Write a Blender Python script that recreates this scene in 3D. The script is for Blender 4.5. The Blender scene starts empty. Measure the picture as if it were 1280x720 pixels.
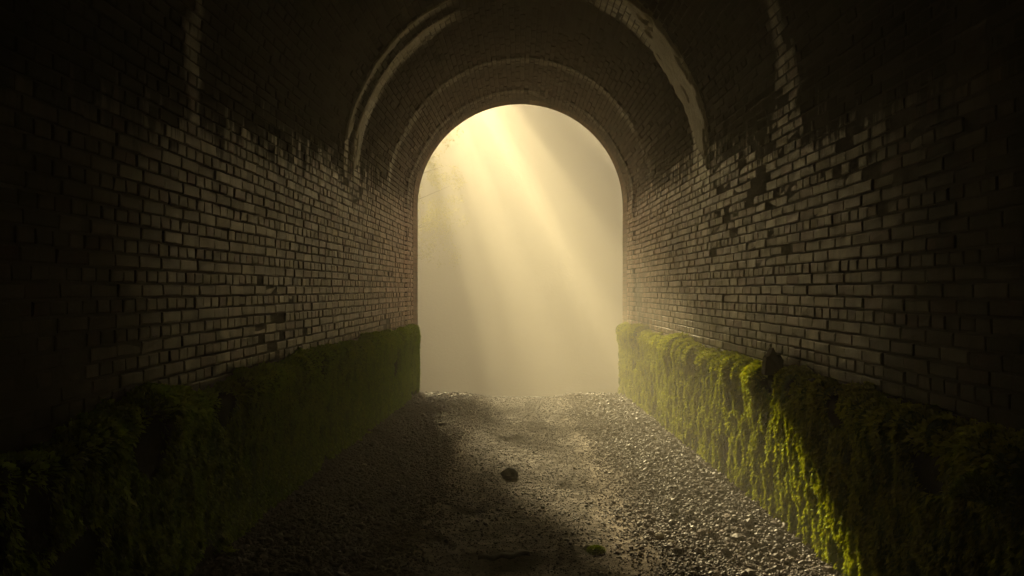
import bpy, math, random
import numpy as np
from mathutils import Vector
rng = np.random.default_rng(7)
random.seed(7)
S = bpy.context.scene
C = S.collection
R = math.radians

# ------------------------------------------------------------------ noise
def _h(ix, iy, iz, seed):
    n = (ix.astype(np.int64) * 374761393 + iy.astype(np.int64) * 668265263 + iz.astype(np.int64) * 2147483647 + seed * 1274126177) & 0xFFFFFFFF
    n = ((n ^ (n >> 13)) * 1274126177) & 0xFFFFFFFF
    n = ((n ^ (n >> 16)) * 2246822519) & 0xFFFFFFFF
    return ((n ^ (n >> 15)) & 0xFFFFFF) / float(0xFFFFFF)

def vnoise(x, y, z=0.0, seed=0):
    x = np.asarray(x, float); y = np.asarray(y, float) + 0 * x; z = np.asarray(z, float) + 0 * x
    x0, y0, z0 = np.floor(x), np.floor(y), np.floor(z)
    fx, fy, fz = x - x0, y - y0, z - z0
    fx, fy, fz = (f * f * (3 - 2 * f) for f in (fx, fy, fz))
    r = 0
    for a in (0, 1):
        for b in (0, 1):
            for c in (0, 1):
                w = (fx if a else 1 - fx) * (fy if b else 1 - fy) * (fz if c else 1 - fz)
                r = r + w * _h(x0 + a, y0 + b, z0 + c, seed)
    return r * 2 - 1

def fbm(x, y, z=0.0, seed=0, oct=4):
    r, a, f = 0, 1.0, 1.0
    for i in range(oct):
        r = r + a * vnoise(np.asarray(x) * f, np.asarray(y) * f, np.asarray(z) * f, seed + i * 17)
        a *= .5; f *= 2.03
    return r / 1.9

def sstep(a, b, x):
    t = np.clip((np.asarray(x, float) - a) / (b - a), 0, 1)
    return t * t * (3 - 2 * t)

# ------------------------------------------------------------------ objects
def mesh(name, verts, faces, mat=None, parent=None, attrs=None, smooth=False, nper=None):
    verts = np.asarray(verts, np.float32).reshape(-1, 3)
    me = bpy.data.meshes.new(name)
    if isinstance(faces, np.ndarray):
        k = faces.shape[1]; nf = len(faces)
        me.vertices.add(len(verts)); me.vertices.foreach_set('co', verts.ravel())
        me.loops.add(nf * k); me.loops.foreach_set('vertex_index', faces.astype(np.int32).ravel())
        me.polygons.add(nf)
        me.polygons.foreach_set('loop_start', np.arange(nf, dtype=np.int32) * k)
        try: me.polygons.foreach_set('loop_total', np.full(nf, k, np.int32))
        except Exception: pass
    else:
        me.from_pydata([tuple(map(float, v)) for v in verts], [], [tuple(map(int, f)) for f in faces])
    me.update(calc_edges=True)
    me.validate()
    me.polygons.foreach_set('use_smooth', np.full(len(me.polygons), bool(smooth)))
    for k, v in (attrs or {}).items():
        a = me.attributes.new(k, 'FLOAT', 'POINT')
        a.data.foreach_set('value', np.asarray(v, np.float32))
    if mat: me.materials.append(mat)
    o = bpy.data.objects.new(name, me); C.objects.link(o)
    if parent:
        o.parent = parent
        o.matrix_parent_inverse = parent.matrix_basis.inverted()
    return o

def tag(o, label=None, cat=None, group=None, kind=None):
    if label: o['label'] = label
    if cat: o['category'] = cat
    if group: o['group'] = group
    if kind: o['kind'] = kind
    return o

def empty(name, loc, label, cat, group=None):
    o = bpy.data.objects.new(name, None); C.objects.link(o)
    o.location = loc; o.empty_display_size = .2
    return tag(o, label, cat, group)

def grid_faces(nu, nv):
    i, j = np.meshgrid(np.arange(nu - 1), np.arange(nv - 1), indexing='ij')
    a = (i * nv + j).ravel()
    return np.stack([a, a + nv, a + nv + 1, a + 1], 1)

class MB:
    def __init__(s): s.v = []; s.f = []; s.n = 0
    def add(s, v, f):
        s.v += [tuple(p) for p in v]; s.f += [tuple(i + s.n for i in q) for q in f]; s.n += len(v)
    def tube(s, pts, rad, seg=8):
        pts = [Vector(p) for p in pts]; v = []; f = []
        for i, p in enumerate(pts):
            d = (pts[min(i + 1, len(pts) - 1)] - pts[max(i - 1, 0)]).normalized()
            a = d.cross(Vector((0.13, .21, 1)) if abs(d.z) < .9 else Vector((1, .1, 0))).normalized(); b = d.cross(a)
            for k in range(seg):
                t = 2 * math.pi * k / seg
                v.append(p + (a * math.cos(t) + b * math.sin(t)) * rad[i])
        for i in range(len(pts) - 1):
            for k in range(seg):
                f.append((i * seg + k, i * seg + (k + 1) % seg, (i + 1) * seg + (k + 1) % seg, (i + 1) * seg + k))
        f.append(tuple(reversed(range(seg)))); f.append(tuple((len(pts) - 1) * seg + k for k in range(seg)))
        s.add(v, f)
    def box(s, lo, hi):
        x0, y0, z0 = lo; x1, y1, z1 = hi
        s.add([(x0, y0, z0), (x1, y0, z0), (x1, y1, z0), (x0, y1, z0), (x0, y0, z1), (x1, y0, z1), (x1, y1, z1), (x0, y1, z1)],
              [(0, 3, 2, 1), (4, 5, 6, 7), (0, 1, 5, 4), (1, 2, 6, 5), (2, 3, 7, 6), (3, 0, 4, 7)])
    def build(s, name, mat, parent=None, smooth=False):
        return mesh(name, s.v, s.f, mat, parent, smooth=smooth)

# ------------------------------------------------------------------ node helpers
class NT:
    def __init__(s, name):
        s.m = bpy.data.materials.new(name); s.m.use_nodes = True
        s.t = s.m.node_tree; s.t.nodes.clear()
        s.out = s.t.nodes.new('ShaderNodeOutputMaterial')
    def n(s, typ, **kw):
        nd = s.t.nodes.new(typ)
        for k, v in kw.items():
            if k.startswith('_'): setattr(nd, k[1:], v)
            else:
                key = k.replace('__', ' ')
                inp = nd.inputs[int(key[1:])] if key[0] == 'i' and key[1:].isdigit() else nd.inputs[key]
                if hasattr(v, 'default_value') or v.__class__.__name__.startswith('NodeSocket'): s.t.links.new(v, inp)
                else: inp.default_value = v
        return nd
    def math(s, op, a, b=0.0, c=None, clamp=False):
        nd = s.t.nodes.new('ShaderNodeMath'); nd.operation = op; nd.use_clamp = clamp
        for i, v in enumerate((a, b) if c is None else (a, b, c)):
            if isinstance(v, (int, float)): nd.inputs[i].default_value = v
            else: s.t.links.new(v, nd.inputs[i])
        return nd.outputs[0]
    def mr(s, v, a, b, c=0.0, d=1.0):
        nd = s.t.nodes.new('ShaderNodeMapRange'); nd.interpolation_type = 'SMOOTHSTEP'
        s.t.links.new(v, nd.inputs[0])
        for i, k in enumerate((a, b, c, d)):
            if isinstance(k, (int, float)): nd.inputs[i + 1].default_value = k
            else: s.t.links.new(k, nd.inputs[i + 1])
        return nd.outputs[0]
    def mix(s, f, a, b, blend='MIX'):
        nd = s.t.nodes.new('ShaderNodeMix'); nd.data_type = 'RGBA'; nd.blend_type = blend
        for i, v in ((0, f), (6, a), (7, b)):
            if isinstance(v, (int, float)): nd.inputs[i].default_value = v
            elif isinstance(v, tuple): nd.inputs[i].default_value = (*v, 1)
            else: s.t.links.new(v, nd.inputs[i])
        return nd.outputs[2]
    def noise(s, vec, scale, detail=4, rough=.55, dist=0.0):
        nd = s.n('ShaderNodeTexNoise', Vector=vec, Scale=scale, Detail=detail, Roughness=rough, Distortion=dist)
        return nd.outputs[0]
    def co(s): return s.n('ShaderNodeTexCoord').outputs['Object']
    def xyz(s, v):
        nd = s.n('ShaderNodeSeparateXYZ', Vector=v); return nd.outputs
    def scl(s, v, sc):
        return s.n('ShaderNodeVectorMath', _operation='MULTIPLY', i0=v, i1=sc).outputs[0]
    def attr(s, name):
        return s.n('ShaderNodeAttribute', _attribute_name=name).outputs['Fac']
    def bump(s, h, strength=.5, dist=.01):
        return s.n('ShaderNodeBump', Strength=strength, Distance=dist, Height=h).outputs[0]
    def surf(s, sh): s.t.links.new(sh, s.out.inputs[0]); return s.m
    def pbr(s, col, rough=.8, normal=None, spec=.4):
        b = s.n('ShaderNodeBsdfPrincipled')
        for k, v in (('Base Color', col), ('Roughness', rough), ('Specular IOR Level', spec)):
            if isinstance(v, tuple): b.inputs[k].default_value = (*v, 1)
            elif isinstance(v, (int, float)): b.inputs[k].default_value = v
            else: s.t.links.new(v, b.inputs[k])
        if normal is not None: s.t.links.new(normal, b.inputs['Normal'])
        return b.outputs[0]

# ------------------------------------------------------------------ tunnel measures
EYE = 1.72
YP = 12.3            # inner plane of the portal mouth
W0 = 2.02
ZS = 3.20            # springing height
def sc(y): return 1 - .08 * np.clip((np.asarray(y, float) - 4.5) / (YP - 4.5), 0, 1.15)
def prof(v, y, inset=0.0):
    """point on the lining; v = length along the section: 0..ZS left wall, then the vault, then the right wall down"""
    v = np.asarray(v, float); y = np.asarray(y, float)
    s = sc(y); La = math.pi * W0
    a = np.clip((v - ZS) / W0, 0, math.pi)
    top = sstep(.12, .5, np.sin(a))
    w = W0 * s
    # the lining beyond the pale ring stands slightly proud of the near one, likewise the mouth ring
    step = .035 * (y > 7.7 + .25 * np.cos(a)) * top + .03 * (y > 10.3) * top + .03 * (y > 11.75)
    r = w - inset - step
    x = -r * np.cos(a); z = ZS + r * np.sin(a)
    z = np.where(v < ZS, v, z); z = np.where(v > ZS + La, 2 * ZS + La - v, z)
    return np.stack([x, y + 0 * x, z], -1)
VT = 2 * ZS + math.pi * W0

def brick_mat():
    t = NT('old_brick')
    co = t.co(); x, y, z = t.xyz(co); rnd = t.attr('rnd'); rnd2 = t.attr('rnd2')
    n1 = t.noise(co, 1.3, 5); n2 = t.noise(co, 7, 5); n3 = t.noise(co, 60, 4, .65); n4 = t.noise(t.scl(co, (1, 9, 1.2)), 1.6, 5, .6)
    # bricks: drab buff to brown red, each brick its own
    c = t.mix(rnd, (.17, .15, .095), (.56, .51, .35))
    c = t.mix(t.mr(rnd2, .72, .95), c, (.21, .085, .05))
    c = t.mix(t.mr(y, 6.0, 11.5, 0, .8), c, t.mix(rnd, (.42, .17, .10), (.58, .31, .19)))  # redder brick towards the mouth, the mist's warm glow mixed into its colour
    c = t.mix(t.mr(n2, .35, .75, 0, .55), c, (.10, .085, .06))
    # pale lime bloom on faces
    c = t.mix(t.math('MULTIPLY', t.mr(n3, .45, .75), t.mr(n1, .3, .7, .1, .5)), c, (.5, .47, .37))
    # damp green-grey film low down
    c = t.mix(t.math('MULTIPLY', t.mr(z, 1.9, 1.0), t.mr(n2, .3, .7, .1, .5)), c, (.06, .075, .03))
    # soot above a ragged line that rises towards the mouth, with lime runs left clear
    edge = t.math('ADD', t.math('ADD', t.mr(y, 3.0, 8.5, 2.55, 3.05), t.math('MULTIPLY', t.math('SUBTRACT', n4, .5), 1.3)),
                  t.math('MULTIPLY', t.math('SUBTRACT', rnd, .5), .16))
    soot = t.mr(t.math('SUBTRACT', z, edge), -.07, .14)
    wob = t.math('MULTIPLY', t.math('SUBTRACT', t.noise(co, 2.2, 4, .6), .5), .5)
    yw = t.math('ADD', y, wob)
    def run(side, yc, w, ztop):
        d = t.math('ABSOLUTE', t.math('SUBTRACT', yw, yc))
        width = t.mr(z, 2.4, ztop, w, .03)
        m = t.math('MULTIPLY', t.mr(t.math('SUBTRACT', d, width), .05, -.05), t.mr(x, -.3 * side, .3 * side) if side > 0 else t.mr(x, .3, -.3))
        return t.math('MULTIPLY', m, t.mr(z, ztop + .2, ztop - .3))
    r1 = run(1, 5.45, .24, 4.5); r2 = run(-1, 4.4, .09, 4.1); r3 = t.math('MULTIPLY', run(1, 3.3, .2, 3.9), .5)
    clear = t.math('MAXIMUM', t.math('MAXIMUM', r1, r2), r3)
    clear = t.math('MULTIPLY', clear, t.mr(n3, .3, .6, .75, 1.0))
    soot = t.math('MULTIPLY', soot, t.math('SUBTRACT', 1.0, clear))
    sootfade = t.mr(y, 8.5, 11.9, .93, .70)
    soot = t.math('MULTIPLY', soot, sootfade)
    c = t.mix(soot, c, t.mix(n2, (.012, .010, .008), (.035, .028, .02)))
    # dark wet patches on the walls
    pat = t.noise(t.scl(co, (1, 1, .8)), .9, 3, .5, .6)
    c = t.mix(t.mr(pat, .62, .74, 0, .75), c, (.035, .028, .02))
    def blot(px, py, pz, r):
        d = t.n('ShaderNodeVectorMath', _operation='DISTANCE', i0=co, i1=(px, py, pz)).outputs['Value']
        return t.mr(t.math('ADD', d, t.math('MULTIPLY', t.math('SUBTRACT', n2, .5), .5)), r + .08, r - .08)
    c = t.mix(t.math('MULTIPLY', blot(2.02, 3.55, 2.2, .24), .85), c, (.02, .017, .012))  # single dark blot standing for a spot of missing bricks
    # lime crust rings round the vault
    def ring(a, b, lo, hi, w=.25):
        q = t.math('ADD', y, t.math('MULTIPLY', t.math('SUBTRACT', t.noise(t.scl(co, (1, 2, 1)), 2.5, 5, .65), .5), w))
        m = t.math('MULTIPLY', t.mr(y, a, a + .03), t.mr(q, b + .08, b - .08))
        return t.math('MULTIPLY', m, t.mr(z, lo, hi))
    brk = t.mr(t.noise(co, 1.7, 4, .6), .36, .52)
    left = t.mr(x, .2, -.2); right = t.mr(x, -.2, .2)
    topfade = t.mr(t.math('ABSOLUTE', x), .5, 1.15)
    g1 = t.math('MULTIPLY', ring(7.48, 8.1, 2.5, 2.9), right)
    g2 = t.math('MULTIPLY', t.math('MAXIMUM', ring(7.97, 8.12, 2.9, 3.1, .12), ring(8.35, 8.65, 2.9, 3.1, .3)), left)
    g = t.math('MULTIPLY', t.math('MAXIMUM', g1, g2), topfade)
    gg = t.math('MULTIPLY', t.math('MAXIMUM', ring(10.3, 10.5, 3.0, 3.3), ring(11.75, 11.9, 2.9, 3.2)), t.math('MULTIPLY', brk, .5))
    g = t.math('MULTIPLY', t.math('MAXIMUM', g, gg), t.mr(n2, .2, .6, .45, 1))
    c = t.mix(t.math('MULTIPLY', g, .95), c, (.72, .68, .56)); soot = t.math('MULTIPLY', soot, t.math('SUBTRACT', 1.0, g))
    b = t.math('ADD', t.math('MULTIPLY', n3, .6), t.math('MULTIPLY', n2, .8))
    c = t.mix(t.math('MULTIPLY', t.mr(t.noise(t.scl(co, (1, 5, .5)), 2.4, 5, .65), .48, .72), .6), c, (.05, .04, .028))
    nm = t.bump(b, .45, .012)
    soot = t.math('MAXIMUM', soot, t.math('MULTIPLY', t.mr(t.math('ADD', y, t.math('MULTIPLY', n1, 1.5)), 6.8, 3.2), .9))  # mask now also holds the painted dimming of the near end, not only soot
    c = t.mix(t.math('MULTIPLY', t.mr(t.math('ADD', y, t.math('MULTIPLY', n1, 1.5)), 6.8, 3.2), .8), c, (.02, .016, .012))  # near end darkened in the brick colour to stand for deep shade
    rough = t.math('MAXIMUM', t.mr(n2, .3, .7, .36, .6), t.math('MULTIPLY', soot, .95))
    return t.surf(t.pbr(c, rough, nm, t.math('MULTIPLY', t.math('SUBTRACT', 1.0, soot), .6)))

def mortar_mat():
    t = NT('old_mortar'); co = t.co()
    n = t.noise(co, 30, 5, .6)
    c = t.mix(n, (.025, .02, .015), (.085, .07, .05))
    return t.surf(t.pbr(c, .95, t.bump(n, .6, .01)))
M_BRICK = brick_mat(); M_MORT = mortar_mat()

# ------------------------------------------------------------------ tunnel
tunnel = empty('brick_tunnel', (0, YP, 0), 'old brick tunnel with soot-blackened vault and round arched mouth full of mist', 'tunnel')

def bricks(name, v0, v1, y0=-1.2, y1=YP):
    CH = .0755
    nrow = int(round((v1 - v0) / CH)); ch = (v1 - v0) / nrow
    V, A1, A2 = [], [], []
    rows = []
    for k in range(nrow):
        hd = (k % 2 == 1) if name == 'side_wall' and v0 < 1 else (k % 4 == 1)
        L = .1145 if hd else .2285
        off = rng.uniform(-.02, .02) + (.057 if hd else .114 * (k % 2))
        n = int((y1 - y0) / L) + 2
        ys = y0 - L + off + np.arange(n) * L
        rows.append(np.stack([ys, np.full(n, L), np.full(n, v0 + k * ch)], 1))
    b = np.concatenate(rows)
    a0 = b[:, 0] + .0035 + rng.uniform(-.002, .004, len(b)); a1 = b[:, 0] + b[:, 1] - .0035 - rng.uniform(-.002, .004, len(b))
    a0 = np.clip(a0, y0, y1); a1 = np.clip(a1, y0, y1)
    keep = a1 - a0 > .02
    a0, a1, b = a0[keep], a1[keep], b[keep]; n = len(b)
    wave = .006 * vnoise(b[:, 0] * .9, b[:, 2] * 1.1, 3, 5)
    c0 = b[:, 2] + .004 + rng.uniform(-.001, .003, n) + wave * .5; c1 = b[:, 2] + ch - .0045 - rng.uniform(-.001, .003, n) + wave * .5
    d = rng.normal(0, .0028, n) + .010 * vnoise(b[:, 0] * .7, b[:, 2] * .7, 9, 3)
    spall = rng.random(n) < (.0 + .22 * (fbm(b[:, 0] * .8, b[:, 2] * .8, 0, 8) > .28))
    d = d + np.where(spall, rng.uniform(.003, .012, n), 0)
    ring_pts = []
    ins = np.array([0, .0015, .008]); dep = np.array([.016, .003, 0.0])
    for q in range(3):
        i_ = ins[q]
        for (sy, sv) in ((0, 0), (1, 0), (1, 1), (0, 1)):
            jy = rng.normal(0, .0012, n) if q else 0; jv = rng.normal(0, .0012, n) if q else 0
            jd = rng.normal(0, .0014, n) if q == 2 else 0
            yy = np.where(sy, a1 - i_, a0 + i_) + jy; vv = np.where(sv, c1 - i_, c0 + i_) + jv
            yy = np.clip(yy, y0, y1)
            p = prof(vv, yy, -(d + dep[q] + jd))
            ring_pts.append(p)
    P = np.stack(ring_pts, 1)  # n,12,3
    F = []
    for q in (0, 4):
        for k in range(4):
            F.append((q + k, q + (k + 1) % 4, q + 4 + (k + 1) % 4, q + 4 + k))
    F.append((8, 9, 10, 11))
    F = np.array(F)
    faces = (F[None] + (np.arange(n) * 12)[:, None, None]).reshape(-1, 4)
    r1 = np.clip(rng.normal(.5, .32, n) + .25 * vnoise(b[:, 0] * 1.4, b[:, 2] * 1.4, 0, 2), 0, 1); r2 = rng.random(n)
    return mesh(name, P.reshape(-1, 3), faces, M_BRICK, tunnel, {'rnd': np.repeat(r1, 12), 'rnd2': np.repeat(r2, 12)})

La = math.pi * W0
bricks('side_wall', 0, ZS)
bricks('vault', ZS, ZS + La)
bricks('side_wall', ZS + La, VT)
# mortar bed the bricks sit in, with its outer shell of masonry
def shell():
    ys = np.unique(np.concatenate([np.linspace(-24, -1.3, 40), np.linspace(-1.3, YP, 60), [7.45, 7.5, 7.6, 7.7, 7.8, 7.9, 7.96, 10.299, 10.301, 11.749, 11.751]]))
    vs = np.linspace(-.3, VT + .3, 90)
    Y, Vv = np.meshgrid(ys, vs, indexing='ij')
    P = prof(Vv, Y, -.011)
    Q = prof(Vv, Y, -.55)
    nv = len(vs); nu = len(ys); N = nu * nv
    f = grid_faces(nu, nv)
    F = [f[:, ::-1], f + N]
    i = np.arange(nv - 1)
    e0 = np.stack([i, i + 1, N + i + 1, N + i], 1)
    L = (nu - 1) * nv
    e1 = np.stack([L + i, N + L + i, N + L + i + 1, L + i + 1], 1)
    return mesh('mortar_bed', np.concatenate([P.reshape(-1, 3), Q.reshape(-1, 3)]), np.concatenate(F + [e0, e1]), M_MORT, tunnel)
shell()
def crust_mat():
    t = NT('lime_crust'); co = t.co(); n = t.noise(co, 6, 5, .6); n2 = t.noise(t.scl(co, (1, 1, .4)), 40, 4, .6)
    c = t.mix(n, (.34, .31, .24), (.7, .66, .55)); c = t.mix(t.mr(n2, .5, .75, 0, .6), c, (.16, .13, .09))
    return t.surf(t.pbr(c, .6, t.bump(t.math('ADD', n, n2), .6, .015), .5))
M_CRUST = crust_mat()
def crust(va, vb, ya, yb, seed, low, high):
    ys = np.linspace(ya - .05, yb + .2, 70); vs = np.linspace(va, vb, 300)
    Y, Vv = np.meshgrid(ys, vs, indexing='ij'); u = (Vv - va) / (vb - va)
    rag = .13 * fbm(Vv * 2.5, 0, seed, seed) + .05 * vnoise(Vv * 12, Y * 9, 0, seed + 1)
    wid = sstep(0, low, u) * sstep(1, 1 - high, u)
    mk = np.minimum(sstep(ya, ya + .02, Y + .015 * vnoise(Vv * 9, 0, 0, seed + 4)), sstep(0, -.05, Y - (yb + rag) + (yb - ya) * (1 - wid)))
    mk = mk * sstep(-.5, -.2, fbm(Vv * 3.5, Y * 7, 0, seed + 2))
    disp = -.03 - .05 * (mk < .02) + mk * (.04 + .006 * fbm(Vv * 8, Y * 8, 0, seed + 3))
    P = prof(Vv, Y * 0 + 8.2, 0); P[..., 1] = Y
    q = prof(Vv, Y * 0 + 8.2, disp)
    q[..., 1] = Y
    return mesh('lime_crust', q.reshape(-1, 3), grid_faces(len(ys), len(vs)), M_CRUST, tunnel, smooth=True)
La_ = math.pi * W0
crust(ZS + La_ - W0 * 1.15, ZS + La_ + .35, 7.50, 8.15, 301, .45, .3)
crust(ZS - .15, ZS + W0 * 1.2, 8.35, 8.72, 311, .1, .2)
crust(ZS - .10, ZS + W0 * 1.15, 7.97, 8.14, 321, .2, .3)
m = MB(); m.box((-2.7, -24.6, -.5), (2.7, -24.02, 6)); m.build('blocking_end_wall', M_MORT, tunnel)  # unseen wall added behind the viewer to keep sky light out

def headwall_mat():
    t = NT('headwall_brick'); co = t.co()
    x, y, z = t.xyz(co)
    v = t.n('ShaderNodeCombineXYZ', X=x, Y=z).outputs[0]
    bt = t.n('ShaderNodeTexBrick', Vector=v, Scale=1.0, Color1=(.26, .14, .085, 1), Color2=(.36, .25, .16, 1), Mortar=(.08, .07, .055, 1))
    bt.inputs['Brick Width'].default_value = .23; bt.inputs['Row Height'].default_value = .075; bt.inputs['Mortar Size'].default_value = .006
    n = t.noise(co, 3, 5)
    c = t.mix(t.mr(n, .4, .7, 0, .7), bt.outputs[0], (.05, .06, .03))
    return t.surf(t.pbr(c, .85, t.bump(bt.outputs[1], .5, -.01)))
M_HEAD = headwall_mat()
def headwall():
    n = 48; inner = []; w = W0 * float(sc(YP)) - .03
    pts = [(-w, -.6)] + [(-w * math.cos(math.pi * i / n), ZS + w * math.sin(math.pi * i / n)) for i in range(n + 1)] + [(w, -.6)]
    outer = []
    for (x, z) in pts:
        if z < ZS - .01: outer.append((math.copysign(8, x), z))
        else:
            a = math.atan2(z - ZS, x); k = min(8 / max(abs(math.cos(a)), 1e-6), 3.6 / max(abs(math.sin(a)), 1e-6)); outer.append((k * math.cos(a), ZS + k * math.sin(a)))
    V = []; F = []
    y0, y1 = YP + .004, YP + .55; N = len(pts)
    for (yy, L) in ((y0, pts), (y0, outer), (y1, pts), (y1, outer)): V += [(a, yy, b) for a, b in L]
    for i in range(N - 1):
        F += [(i, i + 1, N + i + 1, N + i), (2 * N + i, 3 * N + i, 3 * N + i + 1, 2 * N + i + 1), (i, 2 * N + i, 2 * N + i + 1, i + 1), (N + i, N + i + 1, 3 * N + i + 1, 3 * N + i)]
    mesh('headwall', V, F, M_HEAD, tunnel)
    mb = MB(); mb.box((-8.1, y0 - .05, ZS + 3.602), (8.1, y1 + .12, ZS + 3.78)); mb.build('coping', M_MORT, tunnel)
headwall()

# ------------------------------------------------------------------ floor
def gh(x, y):
    """height of the tunnel floor"""
    x = np.asarray(x, float); y = np.asarray(y, float)
    h = .075 * sstep(.9, 1.9, np.abs(x)) * sstep(11.8, 8, y) + .006 * fbm(x * 1.3, y * 1.3, 0, 31) + .005 * fbm(x * 5, y * 5, 0, 32)
    ctr = .07 + .04 * np.sin(y * .35)
    cen = sstep(.85, .5, np.abs(x - ctr))
    h = h - .03 * cen
    h = h + cen * .006 * vnoise(x * .8, y * 1.7, 0, 33) + cen * .006 * vnoise(x * 2.2, y * 6.5, 0, 36)
    for (hx, hy, r, d) in ((-.1, 8.55, .13, .05), (-.08, 4.62, .26, .06), (.42, 6.45, .16, .035), (.62, 6.4, .1, .03), (-.42, 5.7, .1, .035), (-.62, 5.0, .1, .04), (-.3, 5.1, .13, .03)):
        h = h - d * np.exp(-(((x - hx) / (r * 1.5)) ** 2 + ((y - hy) / (r * .55)) ** 2))
    d = np.clip(y - 11.3, 0, None)
    return h - .17 * d * d / (d + 1.0)

def track_mat():
    t = NT('track_dirt'); co = t.co(); x, y, z = t.xyz(co)
    n1 = t.noise(co, 2.0, 5, .6); n2 = t.noise(t.scl(co, (1, 2.2, 1)), 9, 5, .65); n3 = t.noise(co, 70, 4, .7); n4 = t.noise(co, 220, 2, .6)
    c = t.mix(n2, (.055, .04, .028), (.21, .15, .10))
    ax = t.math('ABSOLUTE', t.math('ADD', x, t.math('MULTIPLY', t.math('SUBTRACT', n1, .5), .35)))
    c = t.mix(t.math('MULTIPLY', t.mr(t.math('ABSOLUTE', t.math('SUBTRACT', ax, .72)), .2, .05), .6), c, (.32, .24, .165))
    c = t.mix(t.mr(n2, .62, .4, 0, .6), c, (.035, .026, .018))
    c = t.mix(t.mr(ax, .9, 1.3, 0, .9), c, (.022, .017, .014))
    c = t.mix(t.math('MULTIPLY', t.mr(n3, .55, .75), .5), c, (.28, .22, .17))
    c = t.mix(t.math('MULTIPLY', t.mr(n1, .56, .68), t.mr(y, 6.5, 4.5, 0, .6)), c, (.05, .07, .02))
    b = t.math('ADD', t.math('ADD', n2, t.math('MULTIPLY', n3, .8)), t.math('MULTIPLY', n4, .3))
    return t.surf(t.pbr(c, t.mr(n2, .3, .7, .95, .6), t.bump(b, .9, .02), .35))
M_TRACK = track_mat()
xs = np.linspace(-2.35, 2.35, 189); ys = np.linspace(-2.2, 13.2, 617)
Y, X = np.meshgrid(ys, xs, indexing='ij')
tag(mesh('path', np.stack([X, Y, gh(X, Y)], -1).reshape(-1, 3), grid_faces(len(ys), len(xs)), M_TRACK, smooth=True), kind='structure')

def ground_mat():
    t = NT('forest_ground'); co = t.co(); n = t.noise(co, .7, 6, .6); n2 = t.noise(co, 8, 4)
    c = t.mix(n, (.05, .06, .02), (.12, .09, .055)); c = t.mix(n2, c, (.06, .045, .03))
    return t.surf(t.pbr(c, .95, t.bump(n2, .6, .05)))
M_GRD = ground_mat()
xs = np.unique(np.concatenate([np.linspace(-85, -10, 26), np.linspace(-10, 10, 60), np.linspace(10, 85, 26)])); ys = np.unique(np.concatenate([np.linspace(-30, 12, 15), np.linspace(12, 45, 80), np.linspace(45, 125, 30)]))
Y, X = np.meshgrid(ys, xs, indexing='ij')
def gout(x, y):
    d = np.clip(y - 11.3, 0, 18)
    base = -.17 * d * d / (d + 1.0)
    bank = sstep(3.6, 12, np.abs(x)) * 5.5
    far = 18.3 * sstep(25, 47, y) * (1 + .05 * vnoise(x * .08, y * .08, 0, 42))  # far rise added to keep sun off the deep mist
    return base + np.maximum(bank * sstep(60, 25, y), far) + .25 * fbm(x * .3, y * .3, 0, 41) * sstep(2.2, 4, np.abs(x)) - .06
Z = np.where(Y > 12.9, gout(X, Y), -.35 + 0 * X)
Z = np.where((Y <= 12.9) & (Y > 11), -.35, Z)
tag(mesh('ground', np.stack([X, Y, Z], -1).reshape(-1, 3), grid_faces(len(ys), len(xs)), M_GRD, smooth=True), kind='structure')
# hill over the tunnel
xs = np.linspace(-85, 85, 70); ys = np.linspace(-30, YP + .5, 30)
Y, X = np.meshgrid(ys, xs, indexing='ij')
Z = 6.75 + .3 * fbm(X * .1, Y * .1, 0, 44) - .0 * X
Z = np.where(Y > YP + .3, np.minimum(Z, 6.7), Z)
hv = np.stack([X, Y, Z], -1).reshape(-1, 3)
tag(mesh('hillside', hv, grid_faces(len(ys), len(xs)), M_GRD, smooth=True), kind='structure')
# the cut face of the hill either side of the headwall
for sx in (-1, 1):
    xs = np.linspace(7.9, 85, 50) * sx; ts = np.linspace(0, 1, 12)
    Xx, T = np.meshgrid(xs, ts, indexing='ij')
    lo = gout(Xx, np.full_like(Xx, 13.6)) - .6
    Zz = lo + (6.72 - lo) * T; Yy = YP + 1.6 - 1.3 * T + .2 * fbm(Xx * .6, Zz * .6, 0, 47) * (T * (1 - T) * 4)
    tag(mesh('hillside', np.stack([Xx, Yy, Zz], -1).reshape(-1, 3), grid_faces(len(xs), len(ts)), M_GRD, smooth=True), kind='structure')

# ------------------------------------------------------------------ gravel
def ico():
    p = (1 + 5 ** .5) / 2
    v = np.array([(-1, p, 0), (1, p, 0), (-1, -p, 0), (1, -p, 0), (0, -1, p), (0, 1, p), (0, -1, -p), (0, 1, -p), (p, 0, -1), (p, 0, 1), (-p, 0, -1), (-p, 0, 1)], float)
    f = np.array([(0, 11, 5), (0, 5, 1), (0, 1, 7), (0, 7, 10), (0, 10, 11), (1, 5, 9), (5, 11, 4), (11, 10, 2), (10, 7, 6), (7, 1, 8), (3, 9, 4), (3, 4, 2), (3, 2, 6), (3, 6, 8), (3, 8, 9), (4, 9, 5), (2, 4, 11), (6, 2, 10), (8, 6, 7), (9, 8, 1)])
    return v / np.linalg.norm(v[0]), f
IV, IF = ico()
def rotmats(n):
    q = rng.normal(size=(n, 4)); q /= np.linalg.norm(q, axis=1)[:, None]
    w, x, y, z = q.T
    return np.stack([1 - 2 * (y * y + z * z), 2 * (x * y - z * w), 2 * (x * z + y * w), 2 * (x * y + z * w), 1 - 2 * (x * x + z * z), 2 * (y * z - x * w), 2 * (x * z - y * w), 2 * (y * z + x * w), 1 - 2 * (x * x + y * y)], 1).reshape(-1, 3, 3)
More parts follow.
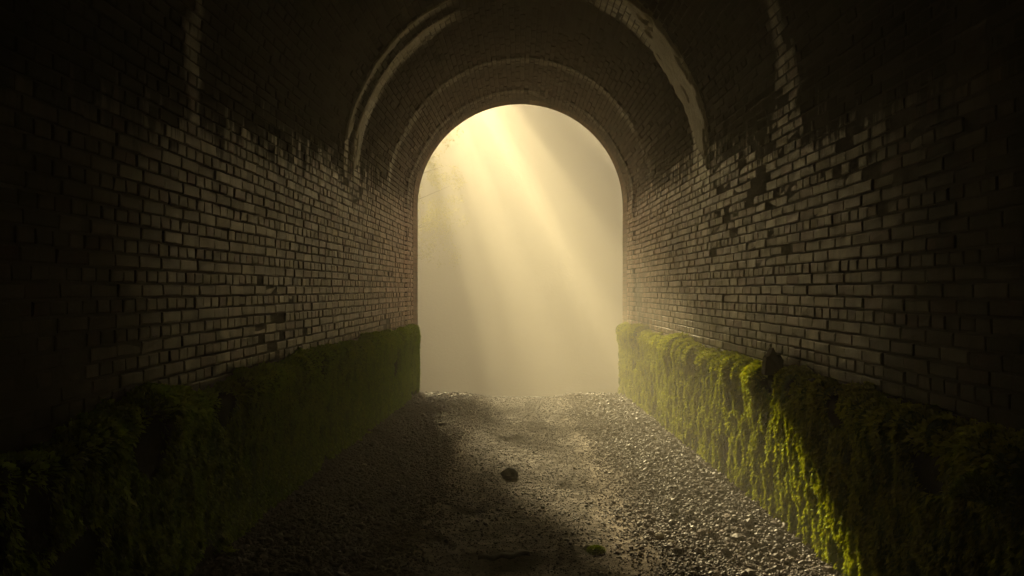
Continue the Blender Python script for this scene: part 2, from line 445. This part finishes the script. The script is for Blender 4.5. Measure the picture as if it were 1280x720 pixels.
def stone_mat():
    t = NT('gravel_stone'); co = t.co(); r = t.attr('rnd'); n = t.noise(co, 90, 3, .6)
    c = t.mix(r, (.035, .026, .024), (.22, .16, .14))
    c = t.mix(t.mr(r, .93, 1), c, (.42, .37, .32))
    c = t.mix(t.mr(n, .4, .7, 0, .5), c, (.05, .038, .03))
    return t.surf(t.pbr(c, t.mr(r, 0, 1, .5, .8), t.bump(n, .4, .004), .4))
M_STONE = stone_mat()
N = 170000
px = rng.uniform(-1.95, 1.95, N); py = 2.4 + (13.0 - 2.4) * rng.random(N) ** 1.0
ctr = .07 + .04 * np.sin(py * .35)
dens = sstep(.45, 1.15, np.abs(px - ctr) + .25 * fbm(px * 1.8, py * .9, 0, 51))
keep = rng.random(N) < .38 + .62 * dens
keep &= np.abs(px) < W0 * sc(py) - .1
px, py, dens = px[keep], py[keep], dens[keep]; n = len(px)
size = (.006 + .010 * rng.random(n) ** 1.8) * (.6 + .5 * dens) * (1 + .9 * (rng.random(n) < .05))
size *= np.where(py > 9.5, 1.15, 1)
RM = rotmats(n)
P = IV[None] * (1 + rng.uniform(-.28, .28, (n, 12, 1))) * (size[:, None, None] * rng.uniform(.6, 1.25, (n, 1, 3)))
P = np.einsum('nij,nkj->nki', RM, P); P[:, :, 2] *= .8
P += np.stack([px, py, gh(px, py) + size * (.15 + .9 * rng.random(n) * dens)], 1)[:, None]
q_ = np.abs(np.abs(px - .02 + .12 * vnoise(py * .7, 0, 0, 77)) - .78)
rr = np.clip(rng.beta(1.5, 2.9, n) + .25 * sstep(.28, .05, q_) - .18 * sstep(.62, .4, np.abs(px)) - .12 * (fbm(px * 1.6, py * 1.2, 0, 78) > .1), 0, .92); rr = np.where(rng.random(n) < .012, 1, rr)
faces = (IF[None] + (np.arange(n) * 12)[:, None, None]).reshape(-1, 3)
tag(mesh('gravel', P.reshape(-1, 3), faces, M_STONE, attrs={'rnd': np.repeat(rr, 12)}),
    'loose purple-brown gravel strewn over the tunnel floor either side of the dirt track', 'gravel', kind='stuff')

# ------------------------------------------------------------------ moss-grown kerb walls
LH = 1.07; LT = .15
def kerb_mat():
    t = NT('kerb_masonry'); co = t.co(); n = t.noise(co, 6, 5, .6); n2 = t.noise(co, 40, 4)
    c = t.mix(n, (.015, .014, .009), (.05, .045, .03))
    return t.surf(t.pbr(c, .9, t.bump(t.math('ADD', n, n2), .7, .03)))
M_KERB = kerb_mat()
def moss_mat():
    t = NT('moss'); co = t.co(); r = t.attr('rnd'); n = t.noise(co, 5, 4, .6); n2 = t.noise(co, 1.1, 3)
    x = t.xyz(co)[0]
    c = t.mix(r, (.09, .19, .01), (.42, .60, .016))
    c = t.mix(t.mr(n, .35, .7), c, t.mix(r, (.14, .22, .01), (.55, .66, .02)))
    c = t.mix(t.mr(x, -.5, .5, 0, .75), c, t.mix(r, (.16, .20, .008), (.60, .58, .015)))  # right-hand moss yellower: sunlight put into its colour
    d = t.n('ShaderNodeBsdfDiffuse', Color=c).outputs[0]
    tr = t.n('ShaderNodeBsdfTranslucent', Color=c).outputs[0]
    mx = t.n('ShaderNodeMixShader', i0=.35, i1=d, i2=tr).outputs[0]
    gl = t.n('ShaderNodeBsdfGlossy', Color=(.55, .7, .25, 1), Roughness=.5).outputs[0]
    mx = t.n('ShaderNodeMixShader', i0=.06, i1=mx, i2=gl).outputs[0]
    return t.surf(mx)
def turf_mat():
    t = NT('moss_bed'); co = t.co(); r = t.attr('rnd'); n2 = t.noise(co, 55, 4, .65)
    n = t.noise(t.scl(co, (1, 1, .35)), 26, 4, .6)
    c = t.mix(t.mr(r, .05, .5), (.014, .018, .006), t.mix(n, (.06, .11, .008), (.30, .44, .014)))
    return t.surf(t.pbr(c, .95, t.bump(t.math('ADD', n2, n), .8, .012), .2))
M_MOSS = moss_mat(); M_TURF = turf_mat()

def bald(y, t, side):
    """where the moss has come away: 0 bare .. 1 thick"""
    h = .5 + fbm(y * 1.6, t * 1.6, side, 61)
    k = sstep(-.02, .12, h) 
    if side > 0:
        for (cy, ct, r) in ((5.35, 1.02, .14), (4.3, 1.0, .14), (5.0, 1.04, .09), (3.3, .9, .16)):
            k = k * sstep(.6, 1.2, np.sqrt(((y - cy) / r) ** 2 + ((t - ct) / (r * .9)) ** 2) + .25 * vnoise(y * 14, t * 14, 0, 4))
    else:
        k = k * (.15 + .85 * sstep(2.3, 3.7, y + .4 * vnoise(y * 3, t * 3, 0, 9)))
        for (cy, ct, r) in ((9.0, .98, .12), (6.6, 1.0, .14), (4.6, 1.0, .18), (3.6, .9, .2)):
            k = k * sstep(.6, 1.2, np.sqrt(((y - cy) / r) ** 2 + ((t - ct) / (r * .9)) ** 2) + .25 * vnoise(y * 14, t * 14, 0, 4))
    return k

def ledge_pt(y, t, side, disp):
    """t runs up the front face (0..LH), round the edge and back to the wall"""
    w = W0 * sc(y); f = w - LT - .03 * vnoise(y * .6, 0, side, 66)
    rc = .05; t1 = LH - rc; arc = rc * math.pi / 2
    a = np.clip((t - t1) / rc, 0, math.pi / 2)
    x = np.where(t < t1, f, f + rc * (1 - np.cos(a)) + np.clip(t - t1 - arc, 0, None))
    z = np.where(t < t1, t, t1 + rc * np.sin(a))
    nx = np.where(t < t1, -1, -np.cos(a)); nz = np.where(t < t1, 0, np.sin(a))
    topw = .05 * fbm(y * 2.1, 0, side, 67) + .02 * vnoise(y * 9, 0, side, 68)
    z = z + topw * sstep(.5, LH, t)
    return np.stack([side * (x + nx * disp), y + 0 * x, z + nz * disp], -1), np.stack([side * nx, 0 * x + 0 * y, nz + 0 * y], -1)

for side in (-1, 1):
    where = 'left' if side < 0 else 'right'
    Tm = LH + .03 + LT
    # the wall itself
    ys = np.linspace(-1.2, YP - .12, 420)
    ts = np.array([-.3, .2, .5, .8, LH - .05, LH - .03, LH, LH + .03, LH + .1, LH + .13])
    Y, T = np.meshgrid(ys, ts, indexing='ij')
    P, _ = ledge_pt(Y, T, side, -.015)
    back = P[:, -1:, :].copy(); back[:, :, 0] = side * (W0 * sc(ys)[:, None] + .03); bot = back.copy(); bot[:, :, 2] = -.3
    P = np.concatenate([P, back, bot], 1); k = P.shape[1]
    F = grid_faces(len(ys), k)
    i = np.arange(len(ys) - 1) * k
    F = np.concatenate([F, np.stack([i + k - 1, i + 2 * k - 1, i + k, i], 1)])
    if side > 0: F = F[:, ::-1]
    caps = [tuple(range(k)), tuple((len(ys) - 1) * k + np.arange(k)[::-1])]
    w = mesh('kerb_wall', P.reshape(-1, 3), [tuple(q) for q in F] + caps, M_KERB)
    tag(w, 'low dark masonry kerb wall along the %s side of the tunnel, under %s moss' % (where, 'shaded green' if side < 0 else 'sunlit yellow-green'), 'kerb wall')
    # moss bed
    ys = np.linspace(-.6, YP - .14, 1150); ts = np.linspace(.02, Tm - .01, 110)
    Y, T = np.meshgrid(ys, ts, indexing='ij')
    k = bald(Y, T, side)
    strand = vnoise(Y * 20, T * 5, side, 71); strand2 = vnoise(Y * 55, T * 16, side, 72)
    lump = fbm(Y * 3.2, T * 3.2, side, 73)
    def dispf(Y, T, k, strand, strand2, lump):
        return k * (.022 + .02 * lump + .026 * strand + .011 * strand2 + .042 * sstep(.75, LH, T) * sstep(-.3, .5, lump)) - .006
    strand = 1 - 2 * np.abs(strand) ** .8; D = dispf(Y, T, k, strand, strand2, lump) * sstep(0, .04, Tm - T)
    P, _ = ledge_pt(Y, T, side, D)
    F = grid_faces(len(ys), len(ts))
    if side > 0: F = F[:, ::-1]
    bed_r = np.clip(k * (.5 + .4 * strand + .2 * strand2), 0, 1)
    # leaflets
    n = 360000
    ly = -.4 + (YP - .2 + .4) * rng.random(n) ** 1.0; lt = Tm * rng.random(n) ** .85
    kk = bald(ly, lt, side); st = 1 - 2 * np.abs(vnoise(ly * 20, lt * 5, side, 71)) ** .8; s2 = vnoise(ly * 55, lt * 16, side, 72); lm = fbm(ly * 3.2, lt * 3.2, side, 73)
    keep = rng.random(n) < kk * (.3 + .7 * sstep(-.4, .3, st)); keep &= (ly > 2.0) | (rng.random(n) < .3)
    ly, lt, kk, st, s2, lm = (q[keep] for q in (ly, lt, kk, st, s2, lm)); n = len(ly)
    Pc, Nc = ledge_pt(ly, lt, side, dispf(ly, lt, kk, st, s2, lm))
    tops = sstep(LH - .15, LH, lt)
    ln = rng.uniform(.012, .032, n) * (1 + .4 * tops); wd = ln * rng.uniform(.28, .5, n)
    # hanging direction: outwards and down
    dirv = Nc * rng.uniform(.3, 1.0, n)[:, None] + np.stack([rng.normal(0, .25, n), rng.normal(0, .45, n), -rng.uniform(.1, 1.4, n) * (1 - .75 * tops) + .3 * tops], 1)
    dirv /= np.linalg.norm(dirv, axis=1)[:, None]
    sidev = np.cross(dirv, rng.normal(size=(n, 3)) * .45 + np.stack([-side * rng.uniform(-.1, .8, n), rng.uniform(.2, 1.2, n), rng.uniform(0, .6, n)], 1)); sidev /= np.linalg.norm(sidev, axis=1)[:, None]
    nrm = np.cross(dirv, sidev)
    A = Pc - dirv * .003
    Mi = Pc + dirv * (ln * .55)[:, None]
    V = np.stack([A, Mi + sidev * wd[:, None] * .6 + nrm * (ln * .1)[:, None], Pc + dirv * ln[:, None] - np.array([0, 0, .25]) * ln[:, None], Mi - sidev * wd[:, None] * .6 + nrm * (ln * .1)[:, None]], 1)
    lf = np.array([(0, 1, 2, 3)]) + (np.arange(n) * 4)[:, None]
    lr = np.clip(.45 + .3 * st + rng.normal(0, .18, n) + .2 * tops, 0, 1)
    nb = P.reshape(-1, 3).shape[0]
    mo = mesh('moss', np.concatenate([P.reshape(-1, 3), V.reshape(-1, 3)]), np.concatenate([F, lf + nb]), M_TURF, smooth=True,
              attrs={'rnd': np.concatenate([bed_r.ravel(), np.repeat(lr, 4)])})
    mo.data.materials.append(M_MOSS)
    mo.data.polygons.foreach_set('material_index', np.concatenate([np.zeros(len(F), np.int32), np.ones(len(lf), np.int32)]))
    tag(mo, 'thick %s moss hanging over the %s kerb wall' % ('dark green' if side < 0 else 'yellow-green', where), 'moss', kind='stuff')

# ------------------------------------------------------------------ single stones, weeds, broken brick
def rock(name, x, y, z, sx, sy, sz, mat, label, cat, seed=0, group=None):
    import bmesh
    bm = bmesh.new(); bmesh.ops.create_icosphere(bm, subdivisions=3, radius=1)
    for v in bm.verts:
        p = np.array(v.co); k = 1 + .28 * float(fbm(p[0] * 1.5, p[1] * 1.5, p[2] * 1.5, seed)) + .12 * float(vnoise(p[0] * 5, p[1] * 5, p[2] * 5, seed + 1))
        v.co = Vector((p[0] * sx * k, p[1] * sy * k, p[2] * sz * k))
    me = bpy.data.meshes.new(name); bm.to_mesh(me); bm.free(); me.materials.append(mat)
    o = bpy.data.objects.new(name, me); C.objects.link(o); o.location = (x, y, z)
    return tag(o, label, cat, group)
def plain_stone(name, a, b):
    t = NT(name); co = t.co(); n = t.noise(co, 30, 4, .6)
    return t.surf(t.pbr(t.mix(n, a, b), .8, t.bump(n, .7, .01)))
M_DARK = plain_stone('dark_stone', (.012, .010, .009), (.035, .028, .024)); M_PALE = plain_stone('pale_stone', (.40, .36, .30), (.6, .55, .47))
M_BRK = plain_stone('broken_brick', (.02, .014, .010), (.05, .032, .022))
def at(px, py_):   # floor point seen at a pixel of the 1280x720 photo
    y = EYE * 900 / (py_ - 362); return (px - 650) / 900 * y, y
x, y = at(637, 592); rock('stone', x, y, gh(x, y) + .035, .078, .07, .06, M_DARK, 'black fist-sized stone lying alone in the middle of the dirt track', 'stone', 3)
for i, (qx, qy, s, lab) in enumerate(((824, 672, .026, 'larger of the two white pebbles on the gravel at the right of the track'), (838, 679, .018, 'smaller white pebble just right of a larger white one'), (455, 590, .022, 'pale pebble on the gravel near the left moss wall'))):
    x, y = at(qx, qy); rock('pebble', x, y, gh(x, y) + s * .7, s * 1.2, s, s * .8, M_PALE, lab, 'pebble', 20 + i)
# dark flat slab trodden into the track, nearest the viewer
x, y = at(630, 688)
mb = MB(); v = []
L = 14
for i in range(L):
    u = i / (L - 1) - .5; wdt = .022 * (1 - (2 * u) ** 4) * (1 + .25 * math.sin(i * 1.9)) + .006
    xx = x + u * .34; yy = y + .05 * u + .012 * math.sin(i * 1.3); g = float(gh(xx, yy)) + .012
    v += [(xx, yy - wdt, g), (xx, yy - wdt * .6, g + .022), (xx, yy + wdt * .6, g + .025), (xx, yy + wdt, g)]
f = [(i * 4 + k, (i + 1) * 4 + k, (i + 1) * 4 + k + 1, i * 4 + k + 1) for i in range(L - 1) for k in range(3)] + [(i * 4 + 3, (i + 1) * 4 + 3, (i + 1) * 4, i * 4) for i in range(L - 1)] + [(0, 1, 2, 3), tuple((L - 1) * 4 + k for k in (3, 2, 1, 0))]
mb.add(v, f); o = mb.build('dark_slab', M_DARK, smooth=True); tag(o, 'dark flat slab pressed into the near end of the track', 'wood')

# broken brick leaning on the right wall top
def shard(name, pts, th, loc, rz, label):
    n = len(pts); V = [(px_, -th / 2 + .004 * random.uniform(-1, 1), pz_) for px_, pz_ in pts] + [(px_ * .93, th / 2, pz_ * .95) for px_, pz_ in pts]
    F = [tuple(range(n)), tuple(reversed(range(n, 2 * n)))] + [(i, n + i, n + (i + 1) % n, (i + 1) % n) for i in range(n)]
    o = mesh(name, V, F, M_BRK); o.location = loc; o.rotation_euler = (0.05, 0, rz)
    md = o.modifiers.new('bevel', 'BEVEL'); md.width = .006; md.segments = 2
    return tag(o, label, 'brick')
yb = 5.45; xb = W0 * float(sc(yb)) - .085
shard('broken_brick', [(-.07, -.05), (.075, -.05), (.08, .06), (.05, .105), (.03, .09), (-.005, .16), (-.035, .10), (-.06, .085)], .07, (xb - .02, yb, LH + .06), .15, 'dark jagged piece of broken brick standing upright on the right moss wall')
yb = 4.75; xb = W0 * float(sc(yb)) - .08
shard('broken_brick', [(-.05, -.04), (.06, -.03), (.055, .03), (.01, .05), (-.04, .035)], .07, (xb, yb, LH + .02), .3, 'small dark brick fragment on the right wall, nearer than the upright one')

# mossy mound on the right, close to the viewer
def mound(x, y, z, r, label, seed):
    n = 2600
    th = rng.uniform(0, 2 * np.pi, n); ph = np.arccos(rng.uniform(0, 1, n))
    nn = np.stack([np.sin(ph) * np.cos(th), np.sin(ph) * np.sin(th), np.cos(ph)], 1)
    rad = r * (1 + .25 * fbm(nn[:, 0] * 2, nn[:, 1] * 2, nn[:, 2] * 2, seed))
    Pp = nn * rad[:, None] * [1, 1, .7]
    ln = rng.uniform(.012, .03, n); d = nn + rng.normal(0, .4, (n, 3)); d /= np.linalg.norm(d, axis=1)[:, None]
    sv = np.cross(d, rng.normal(size=(n, 3))); sv /= np.linalg.norm(sv, axis=1)[:, None]
    V = np.stack([Pp, Pp + d * ln[:, None] * .5 + sv * ln[:, None] * .25, Pp + d * ln[:, None], Pp + d * ln[:, None] * .5 - sv * ln[:, None] * .25], 1)
    e = empty('moss_cushion', (x, y, z), label, 'moss')
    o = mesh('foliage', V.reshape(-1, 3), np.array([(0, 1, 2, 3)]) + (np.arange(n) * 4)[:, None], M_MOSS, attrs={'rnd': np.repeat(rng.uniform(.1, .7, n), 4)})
    o.parent = e
    nu, nv = 20, 10
    V = [(r * .95 * math.sin(b) * math.cos(a), r * .95 * math.sin(b) * math.sin(a), r * .68 * math.cos(b)) for a in np.linspace(0, 2 * math.pi, nu) for b in np.linspace(.01, math.pi / 2, nv)]
    o = mesh('mound', V, grid_faces(nu, nv), M_TURF, attrs={'rnd': [.5] * len(V)}, smooth=True); o.parent = e
xx = 1.78; mound(xx, 2.75, .93, .11, 'round moss cushion bulging from the right kerb wall nearest the viewer', 5)
x, y = at(745, 682); mound(x, y, float(gh(x, y)) - .02, .045, 'low moss tuft in the gravel right of the track, near the viewer', 6)

# small weeds at the foot of the left wall
def weed(x, y, z, r, nl, label, seed):
    rg = np.random.default_rng(seed); V = []; F = []
    e = empty('weed', (x, y, z), label, 'weed', 'weeds at the foot of the left moss wall')
    for i in range(nl):
        a = rg.uniform(0, 6.28); el = rg.uniform(.3, 1.2); L = r * rg.uniform(.6, 1.2); w = L * .22
        d = np.array([math.cos(a) * math.cos(el), math.sin(a) * math.cos(el), math.sin(el)]); s_ = np.array([-math.sin(a), math.cos(a), 0])
        b = len(V); m1 = d * L * .5; tip = d * L - np.array([0, 0, L * .25])
        V += [np.zeros(3), m1 + s_ * w, tip, m1 - s_ * w]; F.append((b, b + 1, b + 2, b + 3))
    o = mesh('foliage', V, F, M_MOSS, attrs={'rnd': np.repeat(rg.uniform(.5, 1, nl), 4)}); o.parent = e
wl = [(452, 551, .07, 'larger leafy weed at the foot of the left moss wall, halfway along'), (440, 560, .05, 'small weed just before the larger weed at the left wall'), (462, 543, .04, 'tiny weed just beyond the larger weed at the left wall'),
      (490, 512, .06, 'far weed at the foot of the left wall close to the mouth'), (404, 583, .04, 'weed against the left wall nearer the viewer, on dark gravel'), (252, 708, .07, 'weed at the bottom left where the gravel meets the wall')]
for i, (qx, qy, r, lab) in enumerate(wl):
    x, y = at(qx, qy); x = max(x, -(W0 * float(sc(y)) - LT - .06)); weed(x, y, float(gh(x, y)), r, 34, lab, 100 + i)

# ------------------------------------------------------------------ trees outside
def bark_mat():
    t = NT('bark'); co = t.co(); n = t.noise(t.scl(co, (1, 1, .2)), 14, 5)
    return t.surf(t.pbr(t.mix(n, (.04, .03, .02), (.15, .11, .08)), .9, t.bump(n, .8, .03)))
def leaf_mat(name, a, b):
    t = NT(name); r = t.attr('rnd'); c = t.mix(r, a, b)
    d = t.n('ShaderNodeBsdfDiffuse', Color=c).outputs[0]; tr = t.n('ShaderNodeBsdfTranslucent', Color=c).outputs[0]
    return t.surf(t.n('ShaderNodeMixShader', i0=.45, i1=d, i2=tr).outputs[0])
M_BARK = bark_mat(); M_LEAF = leaf_mat('leaves', (.04, .05, .01), (.12, .11, .02)); M_LEAF2 = leaf_mat('sunlit_tint_leaves', (.25, .24, .05), (.55, .5, .12))  # second leaf colour is a pale copy with sunlight painted in

# gaps kept open in the crowns to shape the sunbeams, each given by where its light comes down (x, y) and its radius
GAPS = [(1.75, yy, .36) for yy in np.arange(4.0, 11.6, .6)] + [(.6, yy, .08) for yy in np.arange(5.2, 14.5, .6)] + [(-.4, yy, .06) for yy in np.arange(7.4, 15, .6)] + [(-1.5, yy, .15) for yy in np.arange(12.8, 17, .7)] + [(-2.7, yy, .28) for yy in np.arange(13.2, 18.5, .7)]
SUNV = np.array([math.sin(R(-11.5)) * math.cos(R(27.5)), math.cos(R(-11.5)) * math.cos(R(27.5)), math.sin(R(27.5))])
def in_gap(c, cr):
    for gx, gy, gr in GAPS:
        d = np.array(c) - np.array([gx, gy, 0.]); d = d - SUNV * d.dot(SUNV)
        if np.linalg.norm(d) < gr + cr * 1.0: return True
    return False
def tree(x, y, zb, h, clumps, leafsize, per, label, cat='tree', lean=(0, 0), mat=None, group=None, trunk_r=.22):
    e = empty('tree', (x, y, zb), label, cat, group)
    mb = MB(); K = 9; pts = []
    for i in range(K):
        u = i / (K - 1); pts.append((x + lean[0] * u ** 1.6 + .12 * math.sin(i * 1.7), y + lean[1] * u ** 1.6 + .1 * math.cos(i * 2.1), zb - .3 + (h + .3) * u))
    mb.tube(pts, [trunk_r * (1.25 - u * 1.05) for u in np.linspace(0, 1, K)], 10)
    mb.build('trunk', M_BARK, e, True)
    bb = MB()
    V = []; Rr = []
    for ci, (cx, cy, cz, cr) in enumerate(clumps):
        j = min(K - 1, max(2, int((cz - zb) / h * K * .72))); p0 = Vector(pts[j]); p1 = Vector((cx, cy, cz)); mid = p0.lerp(p1, .5) + Vector((0, 0, .12 * (p1 - p0).length))
        q = [p0, p0.lerp(mid, .5) + Vector((0, 0, .05)), mid, mid.lerp(p1, .6), p1]
        if len(clumps) < 20 or ci % max(1, len(clumps) // 15) == 0 and not any(in_gap(q_, .1) for q_ in [q[0].lerp(q[2], .5), q[1], q[2], q[3], q[2].lerp(q[4], .3), q[2].lerp(q[4], .8)]): bb.tube(q, [trunk_r * k for k in (.34, .26, .2, .13, .05)], 6)
        n = per; g = rng.normal(size=(n, 3)); g /= np.linalg.norm(g, axis=1)[:, None]
        rad = cr * rng.random(n) ** .5
        # sub-clumps give the crown its holes
        sub = rng.normal(size=(14, 3)); sub /= np.linalg.norm(sub, axis=1)[:, None]; sub *= (cr * rng.uniform(.45, 1.0, 14))[:, None]
        pick = rng.integers(0, 14, n)
        Pq = np.array([cx, cy, cz]) + sub[pick] + g * (cr * .30 * rng.random(n) ** .4)[:, None]
        s_ = leafsize * rng.uniform(.6, 1.3, n)
        u_ = rng.normal(size=(n, 3)); u_ /= np.linalg.norm(u_, axis=1)[:, None]; w_ = np.cross(u_, rng.normal(size=(n, 3))); w_ /= np.linalg.norm(w_, axis=1)[:, None]
        V.append(np.stack([Pq - u_ * s_[:, None], Pq + w_ * s_[:, None] * .45, Pq + u_ * s_[:, None], Pq - w_ * s_[:, None] * .45], 1)); Rr.append(np.repeat(rng.random(n), 4))
    bb.build('branches', M_BARK, e, True)
    V = np.concatenate(V).reshape(-1, 3)
    mesh('crown', V, np.arange(len(V)).reshape(-1, 4), mat or M_LEAF, e, {'rnd': np.concatenate(Rr)})
    return e

# unseen tall trees added to screen the sun; their gaps shape the sunbeams
rng = np.random.default_rng(23)
TR = [(-8.5, 24, 'tall unseen tree added on the left bank, first of its row beyond the mouth'),
      (-9.5, 31, 'tall unseen tree added on the left bank, second of its row beyond the mouth'),
      (-11, 36, 'tall unseen tree added on the left bank, third of its row, deep in the mist'),
      (8.5, 26, 'tall unseen tree added on the right bank, first of its row beyond the mouth'),
      (10.5, 34, 'tall unseen tree added on the right bank, second of its row, deep in the mist')]
for i, (tx, ty, lab) in enumerate(TR):
    zb = float(gout(np.array(tx), np.array(ty))); cl = []
    tries = 0
    while len(cl) < (230 if tx < 0 else 150) and tries < 6000:
        tries += 1
        cx = tx * (1 - rng.uniform(-.25, 1.3)) + rng.uniform(-1, 1); cyy = ty + rng.uniform(-5.0, 5.0); cr = .3 + .9 * rng.random() ** 1.7
        low = EYE + .275 * cyy + cr * 1.35
        c = (cx, cyy, min(low + rng.uniform(.0, 1.0) * 4.5, 16.6 - cr))
        if not in_gap(c, cr): cl.append((*c, cr))
    tree(tx, ty, zb, max(13.0 - zb, 7), cl, .13, 480, lab, lean=(-tx * .15, 0), group='unseen tall trees added over the cutting to screen the sun')
# leafy branch tree on the left just beyond the mouth
cl = []
for j in range(15):
    yy = rng.uniform(22, 25); zz = rng.uniform(2.4, 7.6)
    xx = -3.6 + rng.uniform(-.5, 1.0) * (.35 + .65 * sstep(2.0, 5.5, zz)) + .35
    cl.append((float(xx), yy, zz, rng.uniform(.5, .9)))
tree(-5.2, 23.6, float(gout(np.array(-5.2), np.array(23.6))), 7.6, cl, .04, 420, 'small sunlit tree with fine leaves tinted golden as if in sun at the left edge of the mouth', mat=M_LEAF2, trunk_r=.1)

# ------------------------------------------------------------------ haze
def haze(density, g):
    mb = MB(); mb.box((-90, -32, -9.5), (90, 130, 18.0))
    t = NT('haze_air')
    pv = t.n('ShaderNodeVolumePrincipled'); pv.inputs['Color'].default_value = (.97, .92, .82, 1)
    pv.inputs['Density'].default_value = density; pv.inputs['Anisotropy'].default_value = g
    t.t.links.new(pv.outputs[0], t.out.inputs['Volume'])
    o = mb.build('haze', t.m); tag(o, kind='stuff', label='pale golden mist filling the air beyond the tunnel mouth', cat='haze')
haze(.047, .35)

# ------------------------------------------------------------------ light
SE, SA = 27.5, -11.5        # elevation, azimuth from +Y towards +X
sd = Vector((math.sin(R(SA)) * math.cos(R(SE)), math.cos(R(SA)) * math.cos(R(SE)), math.sin(R(SE))))
L = bpy.data.lights.new('sun', 'SUN'); L.energy = 5; L.angle = R(1.0); L.color = (1, .81, .43)
lo = bpy.data.objects.new('sun', L); C.objects.link(lo); lo.rotation_euler = sd.to_track_quat('Z', 'Y').to_euler(); lo.location = (0, 0, 30)
w = bpy.data.worlds.new('World'); S.world = w; w.use_nodes = True
nt = w.node_tree; sky = nt.nodes.new('ShaderNodeTexSky'); sky.sky_type = 'NISHITA'; sky.sun_disc = False
sky.sun_elevation = R(SE); sky.sun_rotation = R(SA); sky.air_density = .35; sky.dust_density = 1.0; sky.ozone_density = .3
bg = nt.nodes['Background']; nt.links.new(sky.outputs[0], bg.inputs[0]); bg.inputs[1].default_value = .05

# ------------------------------------------------------------------ camera
cd = bpy.data.cameras.new('camera'); cam = bpy.data.objects.new('camera', cd); C.objects.link(cam)
cd.sensor_width = 36; cd.lens = 36 * 900 / 1280; cd.clip_start = .05; cd.clip_end = 500
cam.location = (0, 0, EYE); cam.rotation_euler = (R(90 + math.degrees(math.atan(2 / 900))), 0, math.atan(10 / 900))
S.camera = cam

S.view_settings.view_transform = 'Standard'; S.view_settings.look = 'None'; S.view_settings.gamma = 1
S.view_settings.exposure = 3.48
cy = S.cycles
cy.max_bounces = 8; cy.diffuse_bounces = 5; cy.volume_bounces = 1; cy.transparent_max_bounces = 8
cy.use_denoising = True; cy.sample_clamp_indirect = 4.0; cy.caustics_reflective = False; cy.caustics_refractive = False
